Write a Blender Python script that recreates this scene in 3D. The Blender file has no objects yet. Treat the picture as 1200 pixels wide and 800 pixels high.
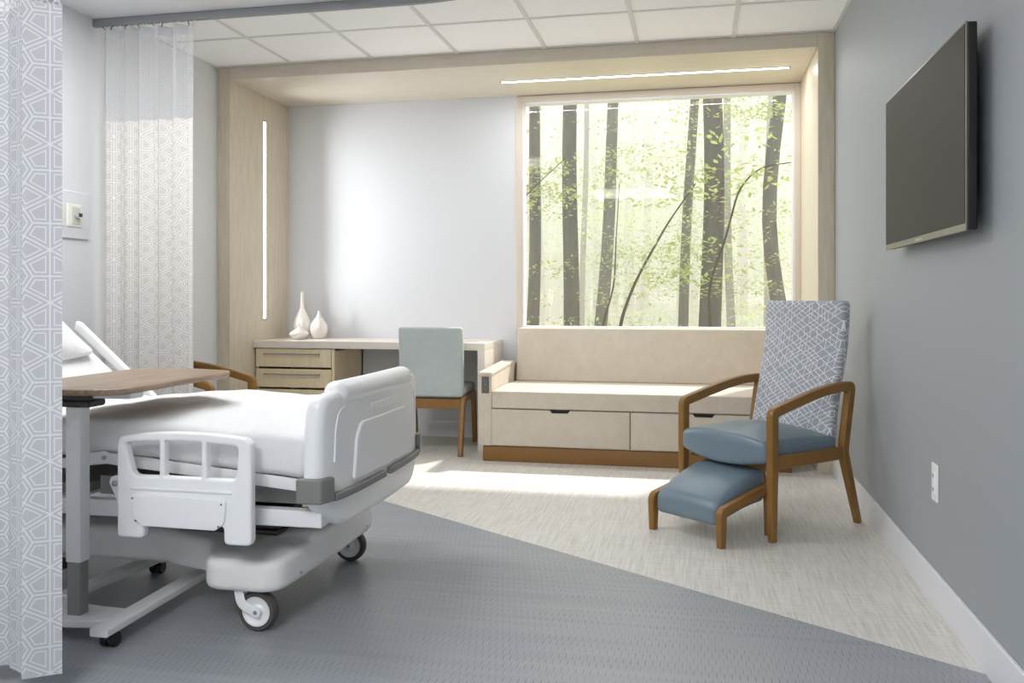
import bpy, bmesh, math, random
from mathutils import Vector, Matrix
random.seed(7)
PI = math.pi
S = bpy.context.scene
COL = S.collection

# ------------------------------------------------------------------ materials
def lin(c):
    return tuple((v / 12.92 if v <= .04045 else ((v + .055) / 1.055) ** 2.4) for v in c)

def rgb(r, g, b):
    return lin((r / 255, g / 255, b / 255)) + (1,)

class X:
    """small wrapper: arithmetic on shader sockets"""
    def __init__(s, nt, sock): s.nt, s.s = nt, sock
    def op(s, o, *a):
        n = s.nt.nodes.new('ShaderNodeMath'); n.operation = o
        for i, v in enumerate((s,) + a):
            if isinstance(v, X): s.nt.links.new(v.s, n.inputs[i])
            else: n.inputs[i].default_value = v
        return X(s.nt, n.outputs[0])
    def __add__(s, o): return s.op('ADD', o)
    def __sub__(s, o): return s.op('SUBTRACT', o)
    def __mul__(s, o): return s.op('MULTIPLY', o)
    def __truediv__(s, o): return s.op('DIVIDE', o)
    def abs(s): return s.op('ABSOLUTE')
    def min(s, o): return s.op('MINIMUM', o)
    def max(s, o): return s.op('MAXIMUM', o)
    def lt(s, o): return s.op('LESS_THAN', o)
    def gt(s, o): return s.op('GREATER_THAN', o)
    def floor(s): return s.op('FLOOR')
    def frac(s): return s.op('FRACT')
    def wrap(s, lo, hi): return s.op('WRAP', hi, lo)
    def inv(s): return s.op('MULTIPLY_ADD', -1.0, 1.0)

class Mat:
    def __init__(s, name, color=(.8, .8, .8, 1), rough=.5, metal=0., spec=.5, **kw):
        s.m = bpy.data.materials.new(name); s.m.use_nodes = True
        s.nt = s.m.node_tree; s.b = s.nt.nodes['Principled BSDF']; s.out = s.nt.nodes['Material Output']
        s.b.inputs['Base Color'].default_value = color
        s.b.inputs['Roughness'].default_value = rough
        s.b.inputs['Metallic'].default_value = metal
        s.b.inputs['Specular IOR Level'].default_value = spec
        for k, v in kw.items(): s.b.inputs[k.replace('_', ' ')].default_value = v
    def new(s, t, **kw):
        n = s.nt.nodes.new(t)
        for k, v in kw.items(): setattr(n, k, v)
        return n
    def link(s, a, b): s.nt.links.new(a.s if isinstance(a, X) else a, b)
    def coord(s, kind='Object'):
        return s.new('ShaderNodeTexCoord').outputs[kind]
    def xyz(s, kind='Object'):
        n = s.new('ShaderNodeSeparateXYZ'); s.link(s.coord(kind), n.inputs[0])
        return [X(s.nt, n.outputs[i]) for i in range(3)]
    def vec(s, x=0., y=0., z=0.):
        n = s.new('ShaderNodeCombineXYZ')
        for i, v in enumerate((x, y, z)):
            if isinstance(v, X): s.link(v, n.inputs[i])
            else: n.inputs[i].default_value = v
        return n.outputs[0]
    def noise(s, scale, detail=3, vec=None, stretch=None, kind='Object', rough=.5):
        n = s.new('ShaderNodeTexNoise'); n.inputs['Scale'].default_value = scale
        n.inputs['Detail'].default_value = detail; n.inputs['Roughness'].default_value = rough
        v = vec if vec is not None else s.coord(kind)
        if stretch:
            mp = s.new('ShaderNodeMapping'); mp.inputs['Scale'].default_value = stretch
            s.link(v, mp.inputs[0]); v = mp.outputs[0]
        s.link(v, n.inputs['Vector'])
        return X(s.nt, n.outputs['Fac'])
    def white(s, vec):
        n = s.new('ShaderNodeTexWhiteNoise', noise_dimensions='3D'); s.link(vec, n.inputs['Vector'])
        return X(s.nt, n.outputs['Value'])
    def ramp(s, fac, stops):
        n = s.new('ShaderNodeValToRGB'); s.link(fac, n.inputs[0])
        e = n.color_ramp.elements
        while len(e) < len(stops): e.new(.5)
        for i, (p, c) in enumerate(stops): e[i].position = p; e[i].color = c
        return n.outputs[0]
    def mix(s, fac, a, b):
        n = s.new('ShaderNodeMix', data_type='RGBA'); n.clamp_factor = True
        for sock, v in ((n.inputs[0], fac), (n.inputs[6], a), (n.inputs[7], b)):
            if isinstance(v, X): s.link(v, sock)
            elif isinstance(v, (tuple, float, int)): sock.default_value = v
            else: s.link(v, sock)
        return n.outputs[2]
    def color(s, sock): s.link(sock, s.b.inputs['Base Color']); return s
    def bump(s, h, strength=.2, dist=.01):
        n = s.new('ShaderNodeBump'); n.inputs['Strength'].default_value = strength
        n.inputs['Distance'].default_value = dist
        s.link(h, n.inputs['Height']); s.link(n.outputs[0], s.b.inputs['Normal']); return s

def plain(name, c, rough=.5, **k): return Mat(name, rgb(*c), rough, **k).m

def paint(name, c, rough=.55):
    m = Mat(name, rgb(*c), rough, spec=.35); m.bump(m.noise(260, 2), .06, .002); return m.m

def emit(name, c, strength):
    m = Mat(name, (0, 0, 0, 1)); m.b.inputs['Emission Color'].default_value = c
    m.b.inputs['Emission Strength'].default_value = strength; return m.m

def wood(name, c1, c2, stretch, rough=.4, scale=6, coat=0.):
    m = Mat(name, rgb(*c1), rough, spec=.45)
    n = m.noise(scale, 5, stretch=stretch, rough=.6)
    n2 = m.noise(scale * 6, 2, stretch=stretch)
    f = n * .75 + n2 * .25
    m.color(m.ramp(f, [(.32, rgb(*c2)), (.62, rgb(*c1))]))
    m.b.inputs['Coat Weight'].default_value = coat
    return m.m

def fabric(name, c1, c2, scale=9, rough=.85, weave=900, sheen=.15):
    m = Mat(name, rgb(*c1), rough, spec=.2)
    f = m.noise(scale, 5, rough=.65) * .6 + m.noise(scale * 9, 3) * .4
    m.color(m.ramp(f, [(.35, rgb(*c2)), (.65, rgb(*c1))]))
    m.b.inputs['Sheen Weight'].default_value = sheen
    m.bump(m.noise(weave, 2), .15, .002)
    return m.m

def hexdist(u, v):
    """distance fields of a flat-topped hexagon tiling with unit height: (edge distance, spoke distance)"""
    W = 1.7320508
    ax, ay = u.wrap(-W / 2, W / 2), v.wrap(-.5, .5)
    bx_, by = (u + W / 2).wrap(-W / 2, W / 2), (v + .5).wrap(-.5, .5)
    da, db = ax * ax + ay * ay, bx_ * bx_ + by * by
    k = da.lt(db)
    x = (ax * k + bx_ * k.inv()).abs(); y = (ay * k + by * k.inv()).abs()
    de = (y.max(x * .8660254 + y * .5)) * -1.0 + .5
    ds = x.min((y * .8660254 - x * .5).abs())
    return de, ds

def curtain_fabric(name, h, base, line):
    m = Mat(name, rgb(*base), .85, spec=.15)
    u, v, _ = m.xyz('UV')
    de, ds = hexdist(u / h, v / h)
    d = de.min(ds)
    ln = d.lt(.013).max(d.gt(.062) * d.lt(.083))
    f = m.noise(700, 2, kind='UV')
    m.color(m.mix(ln, m.mix(f, rgb(*[c - 7 for c in base]), rgb(*[c + 5 for c in base])), rgb(*line)))
    # cloth lets some light through
    t = m.new('ShaderNodeBsdfTranslucent'); m.link(m.b.inputs['Base Color'].links[0].from_socket, t.inputs[0])
    mx = m.new('ShaderNodeMixShader'); mx.inputs[0].default_value = .25
    m.link(m.b.outputs[0], mx.inputs[1]); m.link(t.outputs[0], mx.inputs[2]); m.link(mx.outputs[0], m.out.inputs[0])
    return m.m

def net_fabric(name, h, c, th):
    m = Mat(name, rgb(*c), .8, spec=.15)
    u, v, _ = m.xyz('UV')
    de, _ds = hexdist(u / h, v / (h * 1.25))
    m.link(de.lt(th), m.b.inputs['Alpha'])
    return m.m

M = {}
M['wall_l'] = paint('pale grey wall paint', (224, 225, 228))
M['wall_b'] = paint('white grey wall paint', (222, 224, 228))
M['wall_r'] = paint('blue grey wall paint', (160, 164, 167))
M['gypsum'] = paint('smooth ceiling paint', (222, 222, 224))
M['base'] = plain('white baseboard', (226, 226, 230), .35)
M['white_metal'] = plain('white powder coat', (234, 234, 234), .38)
M['white_plastic'] = plain('white moulded plastic', (240, 240, 240), .32)
M['bed_grey'] = plain('pale grey moulding', (232, 231, 229), .4)
M['grey_rubber'] = plain('mid grey bumper', (128, 127, 124), .5)
M['dark_rubber'] = plain('dark grey tyre rubber', (78, 74, 70), .6)
M['black'] = plain('black plastic', (28, 27, 26), .4)
M['dark'] = plain('charcoal plastic', (58, 55, 52), .45)
M['undergrey'] = plain('mid grey steel pan', (150, 150, 148), .5)  # one even mid grey for the pan under the deck
M['steel'] = plain('brushed steel', (176, 178, 180), .35, metal=.9)
M['sleeve'] = plain('grey metallic sleeve', (150, 148, 145), .35, metal=.6)
M['chrome'] = plain('chrome', (210, 210, 210), .18, metal=1.)
M['screen'] = plain('dark tv glass', (68, 65, 60), .55, spec=.12)
M['bezel'] = plain('bronze grey bezel', (128, 124, 110), .35, metal=.5)
M['outlet'] = plain('white outlet plate', (240, 240, 238), .35)
M['ivory'] = plain('ivory plate', (238, 236, 226), .4)
M['yellow'] = plain('yellow insert', (222, 214, 20), .4)
M['track'] = plain('grey anodised track', (140, 141, 142), .5)
M['ceramic'] = plain('cream glazed ceramic', (238, 233, 226), .12, spec=.6, Coat_Weight=.5)
M['maple_v'] = wood('pale maple upright grain', (217, 207, 188), (203, 191, 167), (6, 6, .7), .38)
M['maple_h'] = wood('pale maple level grain', (219, 210, 194), (207, 197, 178), (.7, 6, 6), .32)
M['maple_d'] = wood('maple drawer veneer', (236, 220, 188), (224, 207, 173), (6, 6, .7), .4)
M['window_trim'] = plain('pale beige window trim', (222, 211, 196), .45)
M['window_white'] = plain('white window frame', (232, 233, 238), .35)
M['walnut'] = wood('walnut laminate', (160, 136, 112), (112, 90, 70), (9, .6, 9), .35, 7)
M['bronze'] = wood('golden brown stained wood', (143, 104, 50), (133, 94, 44), (3, 3, 3), .36, 4)
M['plinth'] = plain('bronze brown plinth', (136, 97, 46), .4)
M['suede'] = fabric('beige suede', (211, 201, 186), (199, 188, 172), 11)
M['blue_vinyl'] = Mat('slate blue vinyl', rgb(114, 131, 142), .34, spec=.45).m
M['mint_vinyl'] = fabric('grey green vinyl', (190, 198, 197), (181, 189, 188), 6, .55, 500, 0)
M['bolt'] = M['chrome']

# quartz worktop: cream with fine speckle
m = Mat('speckled cream quartz', rgb(220, 208, 198), .35)
v = m.new('ShaderNodeTexVoronoi'); v.inputs['Scale'].default_value = 55
m.link(m.coord(), v.inputs['Vector'])
sp = X(m.nt, v.outputs['Distance']).lt(.13) * m.noise(18, 1).gt(.52)
m.color(m.mix(sp, m.mix(m.noise(90, 3), rgb(226, 217, 207), rgb(238, 230, 221)), rgb(168, 150, 134)))
M['quartz'] = m.m

# ceiling tile
m = Mat('mineral ceiling tile', rgb(236, 235, 234), .9, spec=.1)
f = m.noise(160, 3)
m.color(m.mix(f.gt(.63), rgb(252, 251, 251), rgb(238, 238, 237))); m.bump(f, .15, .003)
M['tile'] = m.m
M['tbar'] = plain('ceiling grid bar', (220, 219, 217), .5)

# light woven vinyl floor
m = Mat('pale woven vinyl', rgb(204, 198, 189), .42, spec=.35)
a_ = m.noise(10, 3, stretch=(9, .35, 1), rough=.75); b_ = m.noise(10, 3, stretch=(.45, 9, 1), rough=.75)
c_ = m.noise(3, 2)
f = a_ * .60 + b_ * .32 + c_ * .08
m.color(m.ramp(f, [(.36, rgb(192, 188, 181)), (.5, rgb(214, 210, 203)), (.64, rgb(228, 225, 219))]))
m.bump(f, .08, .002)
M['floor_light'] = m.m

# grey blue sheet floor with small raised dashes
m = Mat('slate blue dashed vinyl', rgb(120, 130, 140), .36, spec=.45)
x, y, _ = m.xyz()
row = (y / .048).floor()
ry = (y / .048).frac()
cx = (x / .0215) + row * .5
rx = cx.frac()
wob = m.noise(5, 2, stretch=(.25, 6, 1)); wob2 = m.noise(5, 2, stretch=(.15, 5, 1))
amt = m.noise(6, 2, stretch=(.5, 3, 1)) * 1.6 - .35
dash = rx.lt(.15) * ry.lt(.66) * amt
lite = rx.gt(.15) * rx.lt(.30) * ry.lt(.66) * amt
basec = m.ramp(wob * .4 + wob2 * .6, [(.3, rgb(146, 151, 159)), (.5, rgb(154, 157, 161)), (.7, rgb(160, 161, 163))])
m.color(m.mix(dash, m.mix(lite * .5, basec, rgb(178, 182, 186)), rgb(92, 97, 103)))
m.bump(dash * -1.0 + lite, .35, .002)
M['floor_grey'] = m.m

# sheet
m = Mat('white cotton sheet', rgb(224, 224, 224), .85, spec=.15)
m.bump((m.noise(4.5, 2, stretch=(1, 1.6, 1)) * 14.0).op('SINE') * .16 + m.noise(9, 4, rough=.6) + m.noise(600, 1) * .02, .55, .02)
M['sheet'] = m.m

# recliner back: grey ground with a web of fine white lines
m = Mat('grey fabric with white line web', rgb(160, 163, 170), .8, spec=.2)
x, y, z = m.xyz()
u = (x - y * .7) / .046; w = z / .046
wv = m.noise(9, 0) * .12 - .06
A = w - u * .64 + wv; B = w + u * .64 - wv
def ln(f, wd): return ((f.frac() - .5).abs()).gt(.5 - wd * 1.15)
cell = m.white(m.vec(A.floor(), B.floor(), 3.)); cell2 = m.white(m.vec(A.floor(), B.floor(), 9.))
rowA = m.white(m.vec(A.floor(), 1., 1.))
lines = ln(A, .028).max(ln(B, .028))
vert = ln(u * 1.3 + wv * 2.2, .030) * cell.gt(.5)
vert2 = ln(u * 1.3 + .5 - wv * 2.5, .030) * cell2.gt(.68)
ex = ln(A + .5, .028) * cell2.lt(.3)
ex2 = ln(B + .5, .028) * cell.lt(.25)
al = lines.max(vert).max(vert2).max(ex).max(ex2)
m.color(m.mix(al, m.mix(m.noise(60, 3, stretch=(1, 1, 8)), rgb(158, 162, 170), rgb(176, 179, 186)), rgb(246, 246, 246)))
M['web'] = m.m

M['curtain'] = curtain_fabric('patterned curtain fabric', .172, (222, 217, 213), (245, 244, 242))
M['curtain_shaded'] = curtain_fabric('patterned curtain fabric, small repeat', .142, (196, 197, 200), (227, 227, 230))  # same cloth as the far curtain, its shade put into a darker colour
M['net'] = net_fabric('white curtain net', .0125, (216, 216, 218), .125)
M['net_near'] = net_fabric('white curtain net, near', .0165, (214, 214, 216), .13)
M['tape'] = plain('grey white heading tape', (205, 205, 206), .8)
M['strip'] = emit('white light strip', (.97, .985, 1, 1), 8)
M['panel_light'] = emit('unseen panel light', (1, .99, .97, 1), 1.0)

# glass: clear pane with a faint mirror
m = Mat('window glass')
tr = m.new('ShaderNodeBsdfTransparent'); gl = m.new('ShaderNodeBsdfGlossy'); gl.inputs['Roughness'].default_value = .02
lw = m.new('ShaderNodeLayerWeight'); lw.inputs['Blend'].default_value = .5
fr = X(m.nt, lw.outputs['Facing']).op('POWER', 5.0) * .9 + .010
mx = m.new('ShaderNodeMixShader'); m.link(fr, mx.inputs[0]); m.link(tr.outputs[0], mx.inputs[1]); m.link(gl.outputs[0], mx.inputs[2])
m.link(mx.outputs[0], m.out.inputs[0])
M['glass'] = m.m

# outdoors
def bark(name, c1, c2):
    m = Mat(name, rgb(*c1), .9, spec=.1)
    f = m.noise(7, 4, stretch=(1, 1, .25), rough=.7)
    m.color(m.ramp(f, [(.35, rgb(*c2)), (.6, rgb(*c1))])); m.bump(f, .4, .03); return m.m
M['bark'] = bark('grey brown bark', (88, 84, 76), (58, 55, 50))
M['twig'] = bark('dark twig bark', (86, 78, 64), (60, 54, 44))
def leafmat(name, c, c2, tr=.5):
    m = Mat(name, rgb(*c), .7, spec=.15)
    info = m.noise(2.2, 2)
    col = m.mix(info, rgb(*c), rgb(*c2)); m.color(col)
    t = m.new('ShaderNodeBsdfTranslucent'); m.link(col, t.inputs[0])
    mx = m.new('ShaderNodeMixShader'); mx.inputs[0].default_value = tr
    m.link(m.b.outputs[0], mx.inputs[1]); m.link(t.outputs[0], mx.inputs[2]); m.link(mx.outputs[0], m.out.inputs[0])
    return m.m
M['leaf'] = leafmat('beech leaves', (160, 184, 108), (190, 188, 126))
M['leaf_far'] = leafmat('far pale leaves', (166, 190, 108), (192, 198, 132))
m = Mat('leaf litter', rgb(190, 184, 156), .95, spec=.05)
m.color(m.ramp(m.noise(2.5, 6, rough=.7), [(.35, rgb(172, 174, 134)), (.5, rgb(202, 192, 158)), (.65, rgb(190, 198, 152))]))
M['litter'] = m.m

# ------------------------------------------------------------------ geometry
class G:
    """collects geometry; make() links it as one mesh object"""
    def __init__(s): s.v, s.f, s.uv = [], [], {}
    def add(s, vs, fs):
        o = len(s.v); s.v += [tuple(v) for v in vs]; s.f += [tuple(i + o for i in f) for f in fs]; return s
    def box(s, x0, x1, y0, y1, z0, z1):
        x0, x1 = sorted((x0, x1)); y0, y1 = sorted((y0, y1)); z0, z1 = sorted((z0, z1))
        vs = [(x, y, z) for z in (z0, z1) for y in (y0, y1) for x in (x0, x1)]
        return s.add(vs, [(0, 2, 3, 1), (4, 5, 7, 6), (0, 1, 5, 4), (2, 6, 7, 3), (0, 4, 6, 2), (1, 3, 7, 5)])
    def rbox(s, x0, x1, y0, y1, z0, z1, r=.01, n=1, k=3, deform=None, M4=None):
        """box with rounded edges; n inner segments (int or 3-tuple); deform(x,y,z)->(x,y,z)"""
        x0, x1 = sorted((x0, x1)); y0, y1 = sorted((y0, y1)); z0, z1 = sorted((z0, z1))
        c = Vector(((x0 + x1) / 2, (y0 + y1) / 2, (z0 + z1) / 2)); h = ((x1 - x0) / 2, (y1 - y0) / 2, (z1 - z0) / 2)
        r = min(r, min(h) * .999)
        nn = n if isinstance(n, tuple) else (n, n, n)
        ax = []
        for i in range(3):
            a = h[i] - r
            tans = [r * math.tan(PI / 4 * j / k) for j in range(k + 1)]
            L = [-a - t for t in reversed(tans)] + [-a + 2 * a * j / nn[i] for j in range(1, nn[i])] + [a + t for t in tans]
            ax.append(L)
        idx = {}; vs = []; fs = []
        def vert(p):
            key = tuple(round(q, 6) for q in p)
            if key not in idx:
                inn = [max(-(h[i] - r), min(h[i] - r, p[i])) for i in range(3)]
                d = Vector([p[i] - inn[i] for i in range(3)])
                q = Vector(inn) + (d.normalized() * r if d.length > 1e-9 else d)
                q = q + c
                if deform: q = Vector(deform(*q))
                if M4: q = M4 @ q
                idx[key] = len(vs); vs.append(tuple(q))
            return idx[key]
        for d in range(3):
            e, f_ = (d + 1) % 3, (d + 2) % 3
            for sg in (-1, 1):
                for i in range(len(ax[e]) - 1):
                    for j in range(len(ax[f_]) - 1):
                        qs = []
                        for (ii, jj) in ((i, j), (i + 1, j), (i + 1, j + 1), (i, j + 1)):
                            p = [0, 0, 0]; p[d] = sg * h[d]; p[e] = ax[e][ii]; p[f_] = ax[f_][jj]; qs.append(vert(p))
                        if sg < 0: qs.reverse()
                        if len(set(qs)) >= 3: fs.append(tuple(dict.fromkeys(qs)))
        return s.add(vs, fs)
    def sweep(s, path, w, t, up=(0, 0, 1), r=.008, closed=False, caps=True, side=None, taper=None):
        """sweeps a rounded rectangle along path: w across (along side vector), t in the plane of the path"""
        P = [Vector(p) for p in path]; n = len(P)
        prof = []
        r = min(r, w / 2 * .99, t / 2 * .99)
        for cx, cy, a0 in ((w / 2 - r, t / 2 - r, 0), (-w / 2 + r, t / 2 - r, 90), (-w / 2 + r, -t / 2 + r, 180), (w / 2 - r, -t / 2 + r, 270)):
            for j in range(4):
                a = math.radians(a0 + 30 * j); prof.append((cx + r * math.cos(a), cy + r * math.sin(a)))
        m_ = len(prof); vs = []; fs = []
        sd = Vector(side).normalized() if side is not None else None
        for i in range(n):
            if i == 0: T = P[1] - P[0]
            elif i == n - 1: T = P[-1] - P[-2]
            else: T = (P[i + 1] - P[i]).normalized() + (P[i] - P[i - 1]).normalized()
            T.normalize()
            A = sd if sd is not None else T.cross(Vector(up)).normalized()
            B = A.cross(T).normalized(); sc = 1.
            if 0 < i < n - 1:
                c = (P[i + 1] - P[i]).normalized().dot(T); sc = 1 / max(c, .5)
            k_ = taper(P[i]) if taper else 1.
            vs += [P[i] + A * a * k_ + B * (b * sc * k_) for a, b in prof]
        for i in range(n - 1):
            for j in range(m_):
                fs.append((i * m_ + j, i * m_ + (j + 1) % m_, (i + 1) * m_ + (j + 1) % m_, (i + 1) * m_ + j))
        if caps: fs += [tuple(reversed(range(m_))), tuple((n - 1) * m_ + j for j in range(m_))]
        return s.add(vs, fs)
    def tube(s, path, rad, n=10, caps=True):
        P = [Vector(p) for p in path]; k = len(P); vs = []; fs = []
        R = rad if isinstance(rad, (list, tuple)) else [rad] * k
        A = None
        for i in range(k):
            T = (P[min(i + 1, k - 1)] - P[max(i - 1, 0)]).normalized()
            if A is None:
                A = T.cross(Vector((0, 0, 1)));
                if A.length < 1e-3: A = T.cross(Vector((1, 0, 0)))
            A = (A - T * A.dot(T)).normalized(); B = T.cross(A)
            vs += [P[i] + (A * math.cos(2 * PI * j / n) + B * math.sin(2 * PI * j / n)) * R[i] for j in range(n)]
        for i in range(k - 1):
            for j in range(n):
                fs.append((i * n + j, i * n + (j + 1) % n, (i + 1) * n + (j + 1) % n, (i + 1) * n + j))
        if caps: fs += [tuple(reversed(range(n))), tuple((k - 1) * n + j for j in range(n))]
        return s.add(vs, fs)
    def lathe(s, prof, c, axis='z', n=32, caps=True):
        vs = []; fs = []; k = len(prof)
        for r, h in prof:
            for j in range(n):
                a = 2 * PI * j / n; p, q = r * math.cos(a), r * math.sin(a)
                vs.append({'z': (c[0] + p, c[1] + q, c[2] + h), 'y': (c[0] + q, c[1] + h, c[2] + p), 'x': (c[0] + h, c[1] + p, c[2] + q)}[axis])
        for i in range(k - 1):
            for j in range(n):
                fs.append((i * n + j, i * n + (j + 1) % n, (i + 1) * n + (j + 1) % n, (i + 1) * n + j))
        if caps and prof[0][0] > 1e-6: fs.append(tuple(reversed(range(n))))
        if caps and prof[-1][0] > 1e-6: fs.append(tuple((k - 1) * n + j for j in range(n)))
        return s.add(vs, fs)
    def plate(s, outline, t, bevel=0., holes=(), mapf=lambda a, b, c: (a, b, c), seg=3, deform=None, sub=0.):
        """flat outline with holes, thickness t (centred), rounded rim; mapf(a,b,c) -> world"""
        cu = bpy.data.curves.new('tmp', 'CURVE'); cu.dimensions = '2D'; cu.fill_mode = 'BOTH'
        for o in (outline,) + tuple(holes):
            sp = cu.splines.new('POLY'); sp.points.add(len(o) - 1); sp.use_cyclic_u = True
            for p, q in zip(sp.points, o): p.co = (q[0], q[1], 0, 1)
        cu.extrude = max(t / 2 - bevel, 0); cu.bevel_depth = bevel; cu.bevel_resolution = seg; cu.offset = -bevel
        ob = bpy.data.objects.new('tmp', cu); COL.objects.link(ob)
        dg = bpy.context.evaluated_depsgraph_get(); dg.update()
        me = bpy.data.meshes.new_from_object(ob.evaluated_get(dg))
        bm = bmesh.new(); bm.from_mesh(me)
        bmesh.ops.remove_doubles(bm, verts=bm.verts, dist=1e-5)
        if sub:
            for _ in range(4):
                es = [e for e in bm.edges if e.calc_length() > sub]
                if not es: break
                bmesh.ops.subdivide_edges(bm, edges=es, cuts=1)
            bmesh.ops.triangulate(bm, faces=[f for f in bm.faces if len(f.verts) > 4])
        bm.verts.ensure_lookup_table(); bm.verts.index_update()
        vs = []
        for v in bm.verts:
            p = mapf(*v.co)
            if deform: p = deform(*p)
            vs.append(p)
        fs = [tuple(v.index for v in f.verts) for f in bm.faces]
        bm.free(); bpy.data.objects.remove(ob); bpy.data.curves.remove(cu); bpy.data.meshes.remove(me)
        return s.add(vs, fs)
    def make(s, name, mat, parent=None, smooth=True, world=True, ang=38, fix=False):
        me = bpy.data.meshes.new(name); me.from_pydata(s.v, [], s.f); me.materials.append(mat)
        if fix:
            bm = bmesh.new(); bm.from_mesh(me); bmesh.ops.recalc_face_normals(bm, faces=bm.faces); bm.to_mesh(me); bm.free()
        if parent is not None and world:
            root = parent; mat4 = Matrix.Identity(4)
            chain = []
            while root is not None: chain.append(root); root = root.parent
            for o in reversed(chain): mat4 = mat4 @ o.matrix_basis
            me.transform(mat4.inverted())
        if smooth:
            for p in me.polygons: p.use_smooth = True
            me.set_sharp_from_angle(angle=math.radians(ang))
        me.update()
        o = bpy.data.objects.new(name, me); COL.objects.link(o)
        if parent is not None: o.parent = parent
        return o

def tag(o, label=None, cat=None, group=None, kind=None):
    for k, v in (('label', label), ('category', cat), ('group', group), ('kind', kind)):
        if v: o[k] = v
    return o

def thing(name, label, cat, loc=(0, 0, 0), rz=0., group=None):
    o = bpy.data.objects.new(name, None); COL.objects.link(o); o.empty_display_size = .1
    o.location = loc; o.rotation_euler = (0, 0, rz)
    o.matrix_basis = Matrix.Translation(loc) @ Matrix.Rotation(rz, 4, 'Z')
    return tag(o, label, cat, group)

def fillet(pts, rad, closed=True, n=5):
    """rounds the corners of a polyline (2D or 3D); rad: number or list per point"""
    P = [Vector(p) for p in pts]; k = len(P); out = []
    R = rad if isinstance(rad, (list, tuple)) else [rad] * k
    for i in range(k):
        if not closed and i in (0, k - 1): out.append(P[i]); continue
        a, b, c = P[i - 1], P[i], P[(i + 1) % k]
        d1, d2 = (a - b), (c - b); l1, l2 = d1.length, d2.length; d1.normalize(); d2.normalize()
        ang = d1.angle(d2)
        if R[i] < 1e-6 or ang > PI - .02: out.append(b); continue
        t = min(R[i] / math.tan(ang / 2), l1 * .49, l2 * .49)
        p0, p1 = b + d1 * t, b + d2 * t
        for j in range(n + 1):
            u = j / n; out.append((p0 * (1 - u) + b * u) * (1 - u) + (b * (1 - u) + p1 * u) * u)
    return [tuple(p) for p in out]

def rrect(x0, x1, y0, y1, r): return fillet([(x0, y0), (x1, y0), (x1, y1), (x0, y1)], r)
XZ = lambda y: (lambda a, b, c: (a, y + c, b))      # outline in x,z
YZ = lambda x: (lambda a, b, c: (x + c, a, b))      # outline in y,z
XY = lambda z: (lambda a, b, c: (a, b, z + c))      # outline in x,y

# ------------------------------------------------------------------ room
XL, XR, YP, YB, ZC, YR = -3.32, .82, 5.62, 6.53, 2.70, -1.6
def struct(name, g, mat, smooth=False):
    o = g.make(name, mat, smooth=smooth); o['kind'] = 'structure'; return o

# floors: pale zone by the window, slate zone by the bed; the join runs diagonally
def join_y(x): return 4.396 - (x + 1.624) * .6838
g = G(); g.add([(XL, join_y(XL), 0), (XR, join_y(XR), 0), (XR, YB, 0), (XL, YB, 0)], [(0, 1, 2, 3)])
g.add([(XL, join_y(XL), -.1), (XR, join_y(XR), -.1), (XR, YB, -.1), (XL, YB, -.1)], [(3, 2, 1, 0)])
struct('floor', g, M['floor_light'])
g = G(); g.add([(XL, YR, 0), (XR, YR, 0), (XR, join_y(XR), 0), (XL, join_y(XL), 0)], [(0, 1, 2, 3)])
struct('floor_slate', g, M['floor_grey'])
struct('wall_right', G().box(XR, XR + .15, YR, YB + .3, 0, 2.9), M['wall_r'])
struct('wall_left', G().box(XL - .15, XL, YR, YB + .3, 0, 2.9), M['wall_l'])
struct('wall_rear', G().box(XL - .15, XR + .15, YR - .15, YR, 0, 2.9), M['wall_l'])
WX0, WX1, WZ0, WZ1 = -1.35, .705, .80, 2.605       # rough opening
g = G()
g.box(XL - .15, WX0, YB, YB + .16, 0, 2.9).box(WX0, WX1, YB, YB + .16, 0, WZ0)
g.box(WX0, WX1, YB, YB + .16, WZ1, 2.9).box(WX1, XR + .15, YB, YB + .16, 0, 2.9)
struct('wall_back', g, M['wall_b'])
struct('ceiling', G().box(XL, XR, YR, YB, ZC, ZC + .1), M['tile'])
# exposed grid
g = G()
y = 4.997 - .592 * 12
while y < YP:
    if y > YR: g.box(XL, XR, y - .012, y + .012, ZC - .004, ZC + .01)
    y += .592
x = -2.748 - .5935
while x < XR:
    if x > XL: g.box(x - .012, x + .012, YR, YP, ZC - .005, ZC + .01)
    x += .5935
g.box(XR - .02, XR, YR, YP, ZC - .006, ZC + .01); g.box(XL, XL + .02, YR, YP, ZC - .006, ZC + .01)
struct('trim_1', g, M['tbar'])
# smooth lowered ceiling inside the curtain track
TY0, TY1, TX1, TR = 2.04, 4.33, -.60, .90
soff = [(XL, TY0), (TX1, TY0), (TX1, TY1), (XL, TY1)]
tr_path = fillet(soff, [0, TR, TR, 0], closed=False, n=16)
g = G().plate(fillet(soff, [0, TR, TR, 0], n=16), .058, 0, mapf=XY(ZC - .031))
struct('trim_2', g, M['gypsum'])
# maple surround: two posts and a soffit
struct('trim_3', G().rbox(XL, XL + .098, YP, YB, 0, ZC - .001, .003), M['maple_v'], True)
struct('trim_4', G().rbox(XR - .098, XR, YP, YB, 0, ZC - .001, .003), M['maple_v'], True)
struct('trim_5', G().rbox(XL + .098, XR - .098, YP, YB, ZC - .09, ZC - .001, .003), M['maple_h'], True)
# baseboards
def basebd(name, g): struct(name, g, M['base'], True)
basebd('baseboard_right', G().rbox(XR - .014, XR, YR, YP - .002, 0, .125, .004))
basebd('baseboard_left', G().rbox(XL, XL + .014, YR, YP - .002, 0, .125, .004))
basebd('baseboard_back', G().rbox(-2.55, -1.52, YB - .014, YB, 0, .125, .004))
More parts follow.
